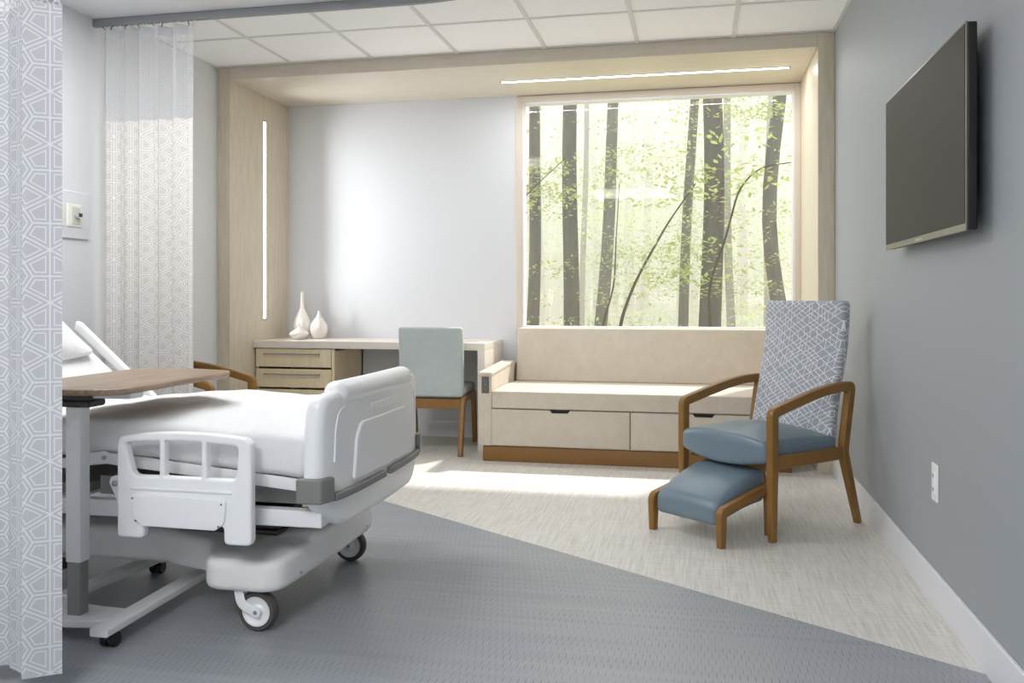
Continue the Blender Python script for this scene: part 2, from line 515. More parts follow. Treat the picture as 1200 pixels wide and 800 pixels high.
# window
IX0, IX1, IZ0, IZ1 = -1.292, .668, .86, 2.547
g = G()
g.rbox(WX0, IX0 - .014, YB - .012, YB + .14, WZ0, WZ1, .003).rbox(IX1 + .014, WX1 + .017, YB - .012, YB + .14, WZ0, WZ1, .003)
g.rbox(IX0 - .014, IX1 + .014, YB - .012, YB + .14, IZ1 + .014, WZ1, .003).rbox(IX0 - .014, IX1 + .014, YB - .012, YB + .14, WZ0, IZ0 - .014, .003)
win = struct('window_1', g, M['window_trim'], True)
g = G()
for a, b, c, d in ((IX0 - .014, IX0, IZ0 - .014, IZ1 + .014), (IX1, IX1 + .014, IZ0 - .014, IZ1 + .014), (IX0, IX1, IZ1, IZ1 + .014), (IX0, IX1, IZ0 - .014, IZ0)):
    g.rbox(a, b, YB + .0, YB + .10, c, d, .002)
g.make('window_frame', M['window_white'], win)
G().box(IX0, IX1, YB + .05, YB + .056, IZ0, IZ1).make('glass_pane', M['glass'], win, smooth=False)

# ------------------------------------------------------------------ light strips of the room and unseen panel lamps
t = thing('wall_light', 'upright white light strip set in the left side of the pale wood surround', 'light', (XL + .098, 6.12, 1.665))
G().rbox(XL + .096, XL + .101, 6.095, 6.145, .905, 2.425, .002).make('strip_frame', M['steel'], t)
G().box(XL + .100, XL + .1025, 6.102, 6.138, .918, 2.412).make('strip_diffuser', M['strip'], t, smooth=False)
t = thing('ceiling_light', 'long slim white light strip in the wooden soffit above the window', 'light', (-.38, 6.08, ZC - .09))
G().rbox(-1.375, .61, 6.058, 6.102, ZC - .093, ZC - .088, .002).make('strip_frame', M['steel'], t)
G().box(-1.362, .597, 6.066, 6.094, ZC - .0945, ZC - .092).make('strip_diffuser', M['strip'], t, smooth=False)

def area(name, loc, sx, sy, power, col=(1, 1, 1), rot=(0, 0, 0), spread=PI):
    L = bpy.data.lights.new(name, 'AREA'); L.shape = 'RECTANGLE'; L.size, L.size_y = sx, sy; L.energy = power; L.color = col; L.spread = spread
    o = bpy.data.objects.new(name, L); COL.objects.link(o); o.location = loc; o.rotation_euler = rot; return o
def unseen_panel(x, y, sx, sy, z, power, label):  # ceiling panel out of view, with an area lamp that fills the room
    t = thing('unseen_panel_light', label, 'light', (x, y, z))
    g = G()
    for a, b, c, d in ((x - sx / 2 - .03, x + sx / 2 + .03, y - sy / 2 - .03, y - sy / 2), (x - sx / 2 - .03, x + sx / 2 + .03, y + sy / 2, y + sy / 2 + .03),
                       (x - sx / 2 - .03, x - sx / 2, y - sy / 2, y + sy / 2), (x + sx / 2, x + sx / 2 + .03, y - sy / 2, y + sy / 2)):
        g.box(a, b, c, d, z - .012, z)
    g.make('light_frame', M['white_metal'], t, smooth=False)
    G().box(x - sx / 2, x + sx / 2, y - sy / 2, y + sy / 2, z - .004, z).make('light_diffuser', M['panel_light'], t, smooth=False)
    area('unseen_panel_lamp', (x, y, z - .014), sx, sy, power, COOL)
LT = 1.0
COOL = (.955, .98, 1)
unseen_panel(-2.3, 3.25, 1.4, .75, ZC - .061, 36 * LT, 'flat panel light in the lowered ceiling over the bed')
unseen_panel(-1.0, -.5, 1.2, 1.2, ZC - .005, 78 * LT, 'large square fill light added out of view at the rear of the room')  # added behind the camera to brighten surfaces that face it
# light thrown by the two strips
area('wall_strip_lamp', (XL + .104, 6.12, 1.665), 1.49, .034, 10, COOL, (0, -PI / 2, 0), math.radians(112))
area('soffit_strip_lamp', (-.38, 6.08, ZC - .096), 1.95, .026, 13, COOL)

# ------------------------------------------------------------------ curtain track and curtains
tk = thing('curtain_track', 'dark grey curtain track curving round the bed below the lowered ceiling', 'curtain track', (XL, TY1, ZC - .06))
g = G(); g.sweep([(p[0], p[1], ZC - .082) for p in tr_path], .030, .042, r=.003)
g.make('rail', M['track'], tk)

def cloth(path_fn, u0, u1, n, z0, z1, uscale=1.):
    """cloth hanging along path_fn(u)->(x,y); uv in metres of true cloth length"""
    pts = [path_fn(u0 + (u1 - u0) * i / n) for i in range(n + 1)]
    L = [0.]
    for a, b in zip(pts, pts[1:]): L.append(L[-1] + math.hypot(b[0] - a[0], b[1] - a[1]))
    return pts, L
def hang(name, pts, L, z0, z1, mat, parent, nz=8, u_off=0., thick=.0015, zf=None):
    vs, fs, uvs = [], [], []
    n = len(pts)
    for k in range(nz + 1):
        for i in range(n):
            b0 = z0(i / (n - 1)) if callable(z0) else z0
            z = b0 + (z1 - b0) * k / nz
            vs.append((pts[i][0], pts[i][1], z)); uvs.append((L[i] + u_off, z))
    for k in range(nz):
        for i in range(n - 1): fs.append((k * n + i, k * n + i + 1, (k + 1) * n + i + 1, (k + 1) * n + i))
    me = bpy.data.meshes.new(name); me.from_pydata(vs, [], fs); me.materials.append(mat)
    ul = me.uv_layers.new(name='UVMap')
    for lp in me.loops: ul.data[lp.index].uv = uvs[lp.vertex_index]
    for p in me.polygons: p.use_smooth = True
    me.transform(parent.matrix_basis.inverted())
    o = bpy.data.objects.new(name, me); COL.objects.link(o); o.parent = parent; return o

def make_curtain(name, label, x0, x1, yc, amp, wl, zb, zmesh, ztop, fm, nm, phase, u_off, hooks=True, tilt=0., group=None):
    t = thing(name, label, 'curtain', ((x0 + x1) / 2, yc, zb), 0, group)
    w = x1 - x0
    def fold(x):
        p = (x - x0) / wl * 2 * PI + phase
        return yc + tilt * (x - x0) + amp * (math.sin(p) + .35 * math.sin(p * .5 + 1.3) + .22 * math.sin(2 * p + .4))
    fn = lambda u: (x0 + w * u + amp * .35 * math.sin(((w * u) / wl * 2 * PI + phase) * 2), fold(x0 + w * u))
    pts, L = cloth(fn, 0, 1, int(w / .006), 0, 0)
    hang('fabric_panel', pts, L, zb, zmesh, fm, t, 12, u_off)
    hang('net_panel', pts, L, zmesh, ztop, nm, t, 4, u_off)
    hang('heading_tape', pts, L, ztop, ztop + .052, M['tape'], t, 1, u_off)
    if hooks:
        nh = max(4, int(w / .026)) if w < 1 else 16
        for i in range(nh):
            p = pts[int((i + .5) / nh * (len(pts) - 1))]
            g = G(); g.tube([(p[0], p[1], ztop + .045), (p[0], p[1] + .004, ztop + .06), (p[0], yc + tilt * (p[0] - x0), ZC - .104)], .0028, 6)
            g.make('hook', M['dark'] if i % 3 == 0 else M['white_plastic'], t)
    return t
make_curtain('cubicle_curtain', 'pleated white patterned curtain with net top hanging beyond the bed against the left wall', -3.285, -2.685, TY1, .028, .105, .12, 2.06, 2.525,
             M['curtain'], M['net'], .6, 0.)
make_curtain('cubicle_curtain', 'white patterned curtain greyed by painted shade at the left edge nearest the viewer, beside the overbed table', -3.0, -1.684, TY0, .026, .19, .065, 1.868, 2.525,
             M['curtain_shaded'], M['net_near'], 1.4, .06)

# ------------------------------------------------------------------ television, outlets, wall panel
t = thing('television', 'dark flat television mounted high on the blue grey right wall', 'television', (.785, 3.26, 1.27))
G().rbox(.752, .757, 2.717, 3.801, 1.270, 1.872, .002).make('bezel', M['bezel'], t)
G().box(.7505, .7535, 2.725, 3.793, 1.292, 1.864).make('screen', M['screen'], t, smooth=False)
g = G(); g.rbox(.7555, .784, 2.719, 3.799, 1.273, 1.870, .006); g.rbox(.775, .797, 2.78, 3.74, 1.30, 1.83, .012)
g.make('back_shell', M['black'], t)
G().rbox(.79, XR - .001, 3.1, 3.42, 1.42, 1.72, .004).make('wall_mount', M['dark'], t)
G().rbox(.7495, .7525, 3.20, 3.30, 1.277, 1.283, .001).make('maker_mark', M['steel'], t)

t = thing('power_outlet', 'white power outlet plate low on the blue grey right wall', 'outlet', (XR, 3.305, .43))
G().rbox(XR - .008, XR, 3.268, 3.342, .365, .497, .004).make('cover_plate', M['outlet'], t)
G().rbox(XR - .011, XR - .004, 3.29, 3.32, .392, .470, .002).make('socket', M['white_plastic'], t)
for z in (.407, .455):
    for y in (3.298, 3.310): G().box(XR - .0115, XR - .010, y, y + .004, z - .006, z + .006).make('socket_slot', M['dark'], t, smooth=False)

t = thing('wall_service_panel', 'white service panel with control knob on the left wall beside the curtain', 'wall panel', (XL, 3.9, 1.525))
G().rbox(XL, XL + .012, 3.45, 4.272, 1.398, 1.652, .003).make('panel', M['wall_l'], t)
pl = G().rbox(XL + .010, XL + .019, 4.095, 4.205, 1.46, 1.585, .012).make('cover_plate', M['ivory'], t)
G().rbox(XL + .018, XL + .022, 4.125, 4.188, 1.474, 1.569, .002).make('face', plain('pale green grey face', (205, 206, 196), .4), pl)
kn = G().lathe([(.016, 0), (.016, .012), (.012, .022), (0, .022)], (XL + .021, 4.157, 1.52), 'x', 20).make('knob', M['chrome'], pl)
G().rbox(XL + .032, XL + .046, 4.150, 4.178, 1.515, 1.535, .004).make('knob_lever', M['dark'], pl)
pl = G().rbox(XL + .010, XL + .019, 3.96, 4.068, 1.46, 1.585, .012).make('cover_plate', M['ivory'], t)
G().rbox(XL + .018, XL + .022, 3.985, 4.052, 1.474, 1.569, .002).make('yellow_face', M['yellow'], pl)['label'] = 'yellow outlet face'

# ------------------------------------------------------------------ desk, drawers, vases
t = thing('desk', 'long cream quartz desk worktop turning down to the floor beside the sofa', 'desk', (-2.34, 6.24, 0))
G().rbox(XL + .099, -1.455, 5.95, YB - .001, .705, .757, .003).make('worktop', M['quartz'], t)
G().rbox(-1.507, -1.455, 5.95, YB - .001, 0, .7055, .003).make('end_panel', M['quartz'], t)

t = thing('drawer_cabinet', 'pale maple drawer cabinet under the left end of the desk', 'cabinet', (-2.89, 6.25, 0))
CX0, CX1 = -3.212, -2.588
g = G(); g.box(CX0, CX0 + .018, 5.985, YB - .002, .0, .703).box(CX1 - .022, CX1, 5.972, YB - .002, 0, .703).box(CX0, CX1, YB - .03, YB - .002, .0, .703)
g.box(CX0, CX1, 5.99, YB - .002, .09, .11).box(CX0, CX1, 5.99, YB - .002, .685, .703).box(CX0 + .02, CX1 - .02, 6.03, 6.05, 0, .1)
g.make('body', M['maple_d'], t, smooth=False)
for k in range(4):
    z1 = .700 - k * .150; z0 = z1 - .135
    d = G().rbox(CX0 + .002, CX1 - .026, 5.968, 5.988, z0, z1, .002).make('drawer', M['maple_d'], t)
    g = G(); zh = z1 - .038
    g.tube([(-3.135, 5.942, zh), (-2.695, 5.942, zh)], .0055, 10)
    for xx in (-3.128, -2.702): g.tube([(xx, 5.942, zh), (xx, 5.97, zh)], .005, 8)
    g.make('handle', M['steel'], d)

def vase(label, x, y, prof):
    t = thing('vase', label, 'vase', (x, y, .757))
    # smooth profile through the points
    P = prof; out = []
    for i in range(len(P) - 1):
        p0, p1, p2, p3 = P[max(i - 1, 0)], P[i], P[i + 1], P[min(i + 2, len(P) - 1)]
        for j in range(6):
            u = j / 6
            out.append(tuple(.5 * ((2 * p1[k]) + (-p0[k] + p2[k]) * u + (2 * p0[k] - 5 * p1[k] + 4 * p2[k] - p3[k]) * u * u + (-p0[k] + 3 * p1[k] - 3 * p2[k] + p3[k]) * u ** 3) for k in (0, 1)))
    out.append(P[-1])
    rt = P[-1][0]; ht = P[-1][1]
    out += [(max(rt - .004, .001), ht + .001), (max(rt - .005, .001), ht - .03), (0, ht - .031)]
    out = [(max(r, 0), h) for r, h in out]
    G().lathe(out, (x, y, .757), 'z', 40).make('body', M['ceramic'], t, ang=60)
    return t
vase('tallest white vase with a long slim neck on the left end of the desk', -3.03, 6.37,
     [(.030, 0), (.044, .010), (.064, .050), (.070, .095), (.060, .145), (.038, .195), (.0195, .240), (.0145, .290), (.0135, .345), (.0145, .365)])
vase('round white vase with short neck standing right of the tall vase on the desk', -2.885, 6.36,
     [(.032, 0), (.044, .006), (.062, .040), (.069, .078), (.060, .115), (.036, .150), (.016, .178), (.0105, .200), (.011, .212)])
vase('low squat white vase in front of the tall vase on the desk', -2.975, 6.20,
     [(.030, 0), (.042, .005), (.064, .026), (.072, .042), (.064, .056), (.040, .072), (.018, .086), (.007, .100), (.004, .106)])

# ------------------------------------------------------------------ sofa
SX0, SX1, SF = -1.412, .592, 5.60
t = thing('sofa', 'long beige suede sofa with two drawers and bronze plinth under the window', 'sofa', (-.41, 6.05, 0))
G().rbox(-1.385, .568, SF + .012, 6.45, 0, .10, .004).make('plinth', M['plinth'], t)
g = G(); g.box(SX0 + .085, SX1 - .085, SF + .022, 6.45, .10, .348).make('body', M['suede'], t, smooth=False)
for a, b, c in ((-1.322, -.421, -.87), (-.413, .502, .04)):
    o = [(a, .108), (b, .108), (b, .345), (c + .066, .345), (c + .052, .326), (c - .052, .326), (c - .066, .345), (a, .345)]
    d = G().plate(fillet(o, .004, n=2), .022, .003, mapf=XZ(SF + .008)).make('drawer', M['suede'], t)
    G().box(c - .07, c + .07, SF + .018, SF + .0215, .315, .347).make('pull_slot_shade', M['black'], d, smooth=False)['label'] = 'finger pull slot with dark painted shade'  # black sheet behind the notch stands in for the shade inside
def arm_def(x, y, z): return (x, y, z + (.030 * (y - SF) / .7 if z > .4 else 0))
for s_, (a, b) in enumerate(((SX0, SX0 + .089), (SX1 - .089, SX1))):
    arm = G().rbox(a, b, SF, 6.42, .103, .560, .006, deform=arm_def, n=(1, 6, 1)).make('arm', M['suede'], t)
    G().rbox(a - .003, b + .003, SF - .004, 6.30, .559, .585, .009, deform=arm_def, n=(1, 6, 1)).make('arm_cap', M['suede'], arm)
    if s_ == 0:
        oo = G().rbox(a + .022, a + .072, SF - .004, SF + .002, .447, .556, .003).make('outlet', plain('grey outlet face', (96, 94, 92), .45), arm); oo['label'] = 'dark grey power outlet in the arm front'
        g = G()
        for z in (.527, .480):
            for q in (-.008, .008): g.box(a + .047 + q - .002, a + .047 + q + .002, SF - .005, SF - .0035, z - .004, z + .006)
            g.box(a + .045, a + .049, SF - .005, SF - .0035, z - .012, z - .008)
        g.box(a + .042, a + .052, SF - .005, SF - .0035, .498, .507)
        g.make('outlet_slots', plain('pale outlet slot', (150, 142, 130), .5), oo, smooth=False)
def seat_def(x, y, z): return (x, y, z + (.006 * math.sin(max(0, min(1, (y - SF) / .7)) * PI) if z > .43 else 0))
G().rbox(SX0 + .092, SX1 - .092, SF - .012, 6.36, .352, .464, .010, deform=seat_def, n=(4, 6, 1)).make('seat_cushion', M['suede'], t)
def back_def(x, y, z): return (x, y + (z - .46) * .22, z)
G().rbox(SX0 + .106, SX1 - .106, 6.30, 6.42, .464, .852, .014, deform=back_def, n=(1, 1, 3)).make('backrest', M['suede'], t)

# ------------------------------------------------------------------ wooden arm chairs
def arm_path(x, tilt=1.0, dz=0.):
    core = [(x, 0, 0), (x, 0, .17), (x, 0, .34), (x, 0, .568 + dz), (x, .16, .607 + dz), (x, .30, .637 + dz), (x, .42, .655 + dz), (x, .553, .660 + dz), (x, .497, .352), (x, .612, 0)]
    return fillet(core, [0, 0, 0, .026, .4, .4, .4, .020, .10, 0], closed=False, n=7)
def chair_frame(t, W, dz=0.):
    for sx in (1, -1):
        x = sx * W / 2
        G().sweep(arm_path(x, dz=dz), .038, .044, side=(1, 0, 0), r=.006, taper=lambda p: .74 + .26 * min(1, p.z / .34)).make('arm_frame', M['bronze'], t, world=False)
        G().rbox(x - .014, x + .014, .018, .485, .318, .376, .005).make('side_rail', M['bronze'], t, world=False)
        for y in (0, .612): G().lathe([(.013, 0), (.013, .006)], (x, y, 0), 'z', 12).make('glide', M['black'], t, world=False)
    G().rbox(-W / 2 + .012, W / 2 - .012, .035, .065, .300, .345, .004).make('front_rail', M['bronze'], t, world=False)
    G().rbox(-W / 2 + .012, W / 2 - .012, .46, .49, .318, .37, .004).make('rear_rail', M['bronze'], t, world=False)
def chair_seat(t, W, mat):
    hw = W / 2 - .010
    def df(x, y, z):
        k = 1 - (x / hw) ** 2; q = max(0, min(1, y / .48))
        top = max(0, min(1, (z - .37) / .06))
        zz = z + top * (.062 * max(k, 0) ** .8 * math.sin(PI * min(1, q * .75 + .18)) - .012 * q) - (1 - top) * .03 * (1 - q) * max(0, 1 - y / .12) * max(k, 0)
        return (x, y - .02 * max(k, 0) * (1 - q) ** 3, zz)
    hw2 = hw; return G().rbox(-hw, hw, -.030, .475, .345, .432, .026, deform=df, n=(8, 8, 2)).make('seat', mat, t, world=False)
def chair_back(t, hw, z0, z1, mat, b0=.422, b1=.545, th=.07, dx=0.):
    def df(x, y, z):
        u = (z - z0) / (z1 - z0)
        off = b0 + (b1 - b0) * (1 - (1 - u) ** 2.0) - .016 * math.sin(PI * min(1, u * 1.5))
        return (dx + x * (.985 + .03 * abs(u - .4)), y + off - .012 * (1 - (x / hw) ** 2), z)
    return G().rbox(-hw, hw, 0, th, z0, z1, .020, deform=df, n=(6, 1, 14)).make('backrest', mat, t, world=False)

th = math.radians(45.5)
bdir = Vector((math.cos(th), math.sin(th), 0)); adir = Vector((-bdir.y, bdir.x, 0))
Nn = Vector((.324, 4.011, 0))
rec = thing('recliner_chair', 'high backed patient chair with slate blue seat and white line patterned back', 'chair', Nn + adir * .272, th - PI / 2)
chair_frame(rec, .545); chair_seat(rec, .545, M['blue_vinyl']); chair_back(rec, .240, .385, 1.062, M['web'], th=.058, dx=.006)

# footstool
s2 = Vector((.101, 3.870, 0)); a2 = Vector((-.7617, .6479, 0)); b2 = Vector((.6479, .7617, 0)); Ws = .395
st = thing('footstool', 'low slate blue cushioned footstool in front of the patient chair', 'footstool', s2 + a2 * Ws / 2, math.atan2(b2.y, b2.x) - PI / 2)
for sx in (1, -1):
    x = sx * Ws / 2
    p = fillet([(x, 0, 0), (x, 0, .152), (x, .335, .222), (x, .335, 0)], [0, .026, .03, 0], closed=False, n=6)
    G().sweep(p, .036, .042, side=(1, 0, 0), r=.006, taper=lambda q: .8 + .2 * min(1, q.z / .14)).make('side_frame', M['bronze'], st, world=False)
G().rbox(-Ws / 2, Ws / 2, .32, .345, .17, .21, .004).make('rear_rail', M['bronze'], st, world=False)
def sdef(x, y, z):
    q = max(0, min(1, (y + .005) / .345)); top = max(0, min(1, (z - .10) / .075))
    lift = .118 * (1 - (1 - q) ** 1.7)
    return (x, y, z + lift * (.55 + .45 * top) + .012 * top * (1 - (x / .18) ** 2) - .004)
G().rbox(-Ws / 2 + .020, Ws / 2 - .020, -.012, .345, .086, .182, .030, deform=sdef, n=(6, 10, 3)).make('cushion', M['blue_vinyl'], st, world=False)

# guest chair beyond the bed
gc = thing('guest_chair', 'wooden arm chair behind the bed, between the curtain and the drawer cabinet', 'chair', (-2.655, 4.655, 0), PI / 2)
chair_frame(gc, .47, dz=.012); chair_seat(gc, .47, M['blue_vinyl']); chair_back(gc, .205, .40, .84, M['blue_vinyl'])

# desk chair
dc = thing('desk_chair', 'armless grey green upholstered chair pushed up to the desk', 'chair', (-1.795, 5.72, 0), math.radians(5))
for sx in (1, -1):
    x = sx * .225
    p = fillet([(x, -.02, 0), (x, .085, .372), (x, .52, .385), (x, .60, 0)], [0, .07, .05, 0], closed=False, n=7)
    G().sweep(p, .034, .046, side=(1, 0, 0), r=.008).make('side_frame', M['bronze'], dc, world=False)
    
    for y in (-.018, .60): G().lathe([(.013, 0), (.013, .006)], (x, y, 0), 'z', 12).make('glide', M['black'], dc, world=False)
G().rbox(-.215, .215, .066, .100, .312, .372, .004).make('rear_rail', M['bronze'], dc, world=False)
G().rbox(-.215, .215, .51, .54, .325, .375, .004).make('front_rail', M['bronze'], dc, world=False)
def dseat(x, y, z):
    top = max(0, min(1, (z - .40) / .04)); k = max(0, 1 - (x / .24) ** 2)
    return (x, y, z + top * .03 * k ** .6 * math.sin(PI * max(0, min(1, (y - .05) / .55 * .8 + .1))))
G().rbox(-.232, .232, .11, .59, .392, .448, .024, deform=dseat, n=(6, 6, 1)).make('seat', M['mint_vinyl'], dc, world=False)
def dback(x, y, z): return (x, y - (z - .385) * .085 + .012 * math.sin((z - .385) / .49 * PI), z)
G().rbox(-.226, .226, .085, .150, .386, .872, .020, deform=dback, n=(2, 1, 6)).make('backrest', M['mint_vinyl'], dc, world=False)

# ------------------------------------------------------------------ hospital bed
BY = 2.985
bed = thing('hospital_bed', 'white hospital bed with raised head section, side rail and moulded footboard', 'bed', (-2.1, BY, 0))
# base
o = [(-1.555, 2.555), (-1.30, 2.555), (-1.27, BY), (-1.30, 3.43), (-1.555, 3.43), (-1.62, 3.27), (-1.85, 3.20), (-2.75, 3.20), (-2.95, 3.27), (-3.02, 3.43), (-3.2, 3.43),
     (-3.2, 2.555), (-3.02, 2.555), (-2.95, 2.70), (-2.75, 2.77), (-1.85, 2.77), (-1.62, 2.70)]
o = fillet(o, [.07, .09, .5, .09, .07, .10, .15, .15, .1, .07, .07, .07, .07, .1, .15, .15, .10], n=6)
def base_def(x, y, z):
    k = max(0, min(1, (z - .15) / .06))
    dc_ = math.exp(-((y - BY) / .26) ** 2)
    return (x + (k * .0), y, z + k * .045 * dc_ - (1 - k) * .0 + (.012 * dc_ if k < .2 else 0))
G().plate(o, .100, .026, mapf=XY(.182), seg=5, deform=base_def, sub=.09).make('base', M['bed_grey'], bed, ang=60)
for (x, y) in ((-1.31, 2.70), (-1.31, 3.30)):
    G().lathe([(.006, 0), (.006, .006), (0, .008)], (-1.305 + .012, y, .165), 'x', 10).make('screw', M['chrome'], bed)
def caster(x, y, r=.066, w=.036):
    g = G()
    g.tube([(x - .05, y, .145), (x - .05, y, .128)], .020, 14)
    for sy in (-1, 1):
        yy = y + sy * (w / 2 + .006)
        g.sweep(fillet([(x - .058, yy, .135), (x - .050, yy, .088), (x + .002, yy, r)], [0, .04, 0], closed=False), .005, .032, side=(0, 1, 0), r=.002)
        g.lathe([(.016, -.003), (.016, .003)], (x + .002, yy, r), 'y', 16)
    f = g.make('caster', M['white_plastic'], bed)
    G().lathe([(r - .022, -w / 2), (r - .006, -w / 2), (r, -w / 2 + .008), (r, w / 2 - .008), (r - .006, w / 2), (r - .022, w / 2)], (x, y, r), 'y', 40, caps=False).make('tyre', M['dark_rubber'], f)
    h = [(0, -.010), (.012, -.012), (.020, -.006), (.032, -.008), (r - .018, -w / 2 - .001), (r - .0215, -w / 2), (r - .0215, w / 2), (r - .018, w / 2 + .001), (.032, .008), (.020, .006), (0, .010)]
    G().lathe(h, (x, y, r), 'y', 36).make('hub', M['white_plastic'], f)
    G().lathe([(.007, -w / 2 - .012), (.007, w / 2 + .012)], (x + .002, y, r), 'y', 12).make('axle', M['chrome'], f)
for x in (-1.392, -3.1):
    for y in (2.607, 3.375): caster(x, y)
# lifting column with dark bellows at foot end and head end
for xc in (-1.62, -2.7):
    g = G()
    for k in range(5):
        z = .235 + k * .026
        g.rbox(xc - .16 - .012 * k, xc + .20 + .012 * k, BY - .20 - .016 * k, BY + .20 + .016 * k, z, z + .019, .009)
        if k < 4: g.rbox(xc - .14, xc + .18, BY - .18, BY + .18, z + .018, z + .027, .003)
    g.make('lift_bellows', M['dark'], bed)
# pedal under the base
G().rbox(-2.36, -2.22, 2.70, 2.80, .10, .128, .012).make('brake_pedal', M['black'], bed)
# main frame
g = G()
for y in (2.575, 3.395): g.rbox(-3.15, -1.15, y - .022, y + .022, .355, .408, .005)
for x in (-3.12, -2.2, -1.18): g.rbox(x - .03, x + .03, 2.59, 3.38, .358, .405, .004)
g.make('frame', M['white_metal'], bed)
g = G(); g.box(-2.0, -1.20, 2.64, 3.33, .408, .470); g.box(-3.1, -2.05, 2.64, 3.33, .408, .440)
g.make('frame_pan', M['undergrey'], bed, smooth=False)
G().rbox(-1.23, -1.17, 2.585, 2.60, .412, .428, .002).make('data_plate', plain('tan plate', (180, 170, 150), .5), bed)
# deck (bars along both edges follow the articulated mattress)
botP = [(-1.19, .505), (-1.93, .572), (-2.44, .500), (-3.18, 1.090)]
topP = [(-1.19, .645), (-1.93, .688), (-2.39, .640), (-3.08, 1.205)]
g = G()
for y in (2.560, 3.410):
    g.sweep([(-1.175, y, .483), (-1.93, y, .549)], .012, .040, side=(0, 1, 0), r=.004)
    g.sweep([(-1.90, y, .547), (-2.44, y, .478)], .012, .034, side=(0, 1, 0), r=.004)
    g.sweep([(-2.42, y, .478), (-3.16, y, 1.068)], .012, .034, side=(0, 1, 0), r=.004)
for (p, q) in zip(botP, botP[1:]):
    n = 4
    for k in range(n):
        x = p[0] + (q[0] - p[0]) * (k + .5) / n; z = p[1] + (q[1] - p[1]) * (k + .5) / n
        g.box(x - .04, x + .04, 2.56, 3.41, z - .022, z - .012)
dk = g.make('deck', M['white_metal'], bed)
for x, z in ((-1.925, .551), (-2.43, .480)):
    g = G(); g.sweep([(x + .012, 2.552, z), (x - .10, 2.552, z - .012 if x > -2 else z + .06)], .006, .042, side=(0, 1, 0), r=.003); g.lathe([(.020, -.0045), (.020, .0045)], (x + .012, 2.552, z), 'y', 16)
    hb = g.make('hinge', M['white_metal'], dk)
    G().lathe([(.007, 0), (.007, -.006), (.004, -.008), (0, -.008)], (x + .010, 2.547, z), 'y', 14).make('bolt', M['steel'], dk)
# mattress
def interp(P, s):
    L = [0]
    for a, b in zip(P, P[1:]): L.append(L[-1] + math.hypot(b[0] - a[0], b[1] - a[1]))
    d = s * L[-1]
    for i in range(len(P) - 1):
        if d <= L[i + 1] + 1e-9:
            u = (d - L[i]) / (L[i + 1] - L[i]); return (P[i][0] * (1 - u) + P[i + 1][0] * u, P[i][1] * (1 - u) + P[i + 1][1] * u)
    return P[-1]
smooth_top = [(p[0], p[1]) for p in fillet([(x, z, 0) for x, z in topP], [0, 1.6, .22, 0], closed=False, n=8)]
smooth_bot = [(p[0], p[1]) for p in fillet([(x, z, 0) for x, z in botP], [0, .6, .12, 0], closed=False, n=8)]
rw = random.Random(3)
def mdef(x, y, z):
    s = x; v = z            # x in 0..2 along the length, z in 0...15 thickness
    s01 = max(0, min(1, s / 2.0)); a = interp(smooth_top, s01); b = interp(smooth_bot, s01); k = v / .15
    px, pz = b[0] * (1 - k) + a[0] * k, b[1] * (1 - k) + a[1] * k
    if s < .05: px += (0.0 - s) * 0
    c = 1 - abs(y - BY) / .45
    pz += k * (.007 * max(0, min(1, c * 2.2)) ** .6)
    pz += .0025 * math.sin(9 * px + 5 * y) * math.sin(13 * y - 4 * px) + .0015 * math.sin(31 * px + 17 * y + 20 * pz)
    yy = y + .003 * math.sin(11 * px + 23 * pz) * (1 if abs(y - BY) > .4 else 0)
    return (px, yy, pz)
G().rbox(0, 2.0, 2.535, 3.435, 0, .15, .032, deform=mdef, n=(70, 30, 3)).make('mattress', M['sheet'], bed, ang=70)
# head section side bars (slim white retainers on the raised head section)
for y in (3.462, 2.508):
    g = G(); g.sweep([(-2.322, y, .612), (-2.355, y, .628), (-2.730, y, .946), (-2.745, y, .950)], .024, .044, side=(0, 1, 0), r=.009)
    g.sweep([(-2.50, y, .735), (-2.50, y + (.05 if y < BY else -.05), .70)], .02, .02, r=.004)
    g.make('head_section_bar', M['white_plastic'], bed)
# headboard
G().plate(fillet([(2.53, .42), (3.44, .42), (3.44, 1.02), (2.53, 1.02)], [.1, .1, .16, .16]), .045, .018, mapf=YZ(-3.255)).make('headboard', M['white_plastic'], bed)
# footboard
def fb_bend(x, y, z):
    s = (y - BY) / .475
    return (x - .016 * s * s - .022 * s ** 6 + .03 * (z - .55) * -.25, y, z)
FBX = -1.132
half = [(0, .342), (.345, .342), (.470, .43), (.476, .52), (.470, .68), (.456, .766), (.36, .780), (0, .780)]
ol = [(BY + a, b) for a, b in half[:-1]] + [(BY - a, b) for a, b in reversed(half[1:-1])]
rr = [.6, .16, .06, .2, .3, .07, .03] + [.03, .07, .3, .2, .06, .16]
fb = G().plate(fillet(ol, rr, n=7), .062, .024, mapf=YZ(FBX), seg=5, deform=fb_bend, sub=.06).make('footboard', M['white_plastic'], bed, ang=60)
g = G(); g.rbox(FBX - .040, FBX + .042, BY - .362, BY + .325, .730, .808, .037, k=6, n=(1, 12, 1), deform=fb_bend); g.make('top_grip', M['white_plastic'], fb)
pn = [(BY - .285, .480), (BY + .285, .480), (BY + .262, .615), (BY + .225, .665), (BY - .225, .665), (BY - .262, .615)]
G().plate(fillet(pn, [.012, .012, .06, .045, .045, .06]), .012, .005, mapf=YZ(FBX + .0350), deform=fb_bend, sub=.05).make('inset_panel', M['white_plastic'], fb, ang=50)
G().plate(rrect(BY - .13, BY + .13, .686, .716, .013), .006, .0025, mapf=YZ(FBX + .0335), deform=fb_bend, sub=.05).make('card_slot', M['white_plastic'], fb)
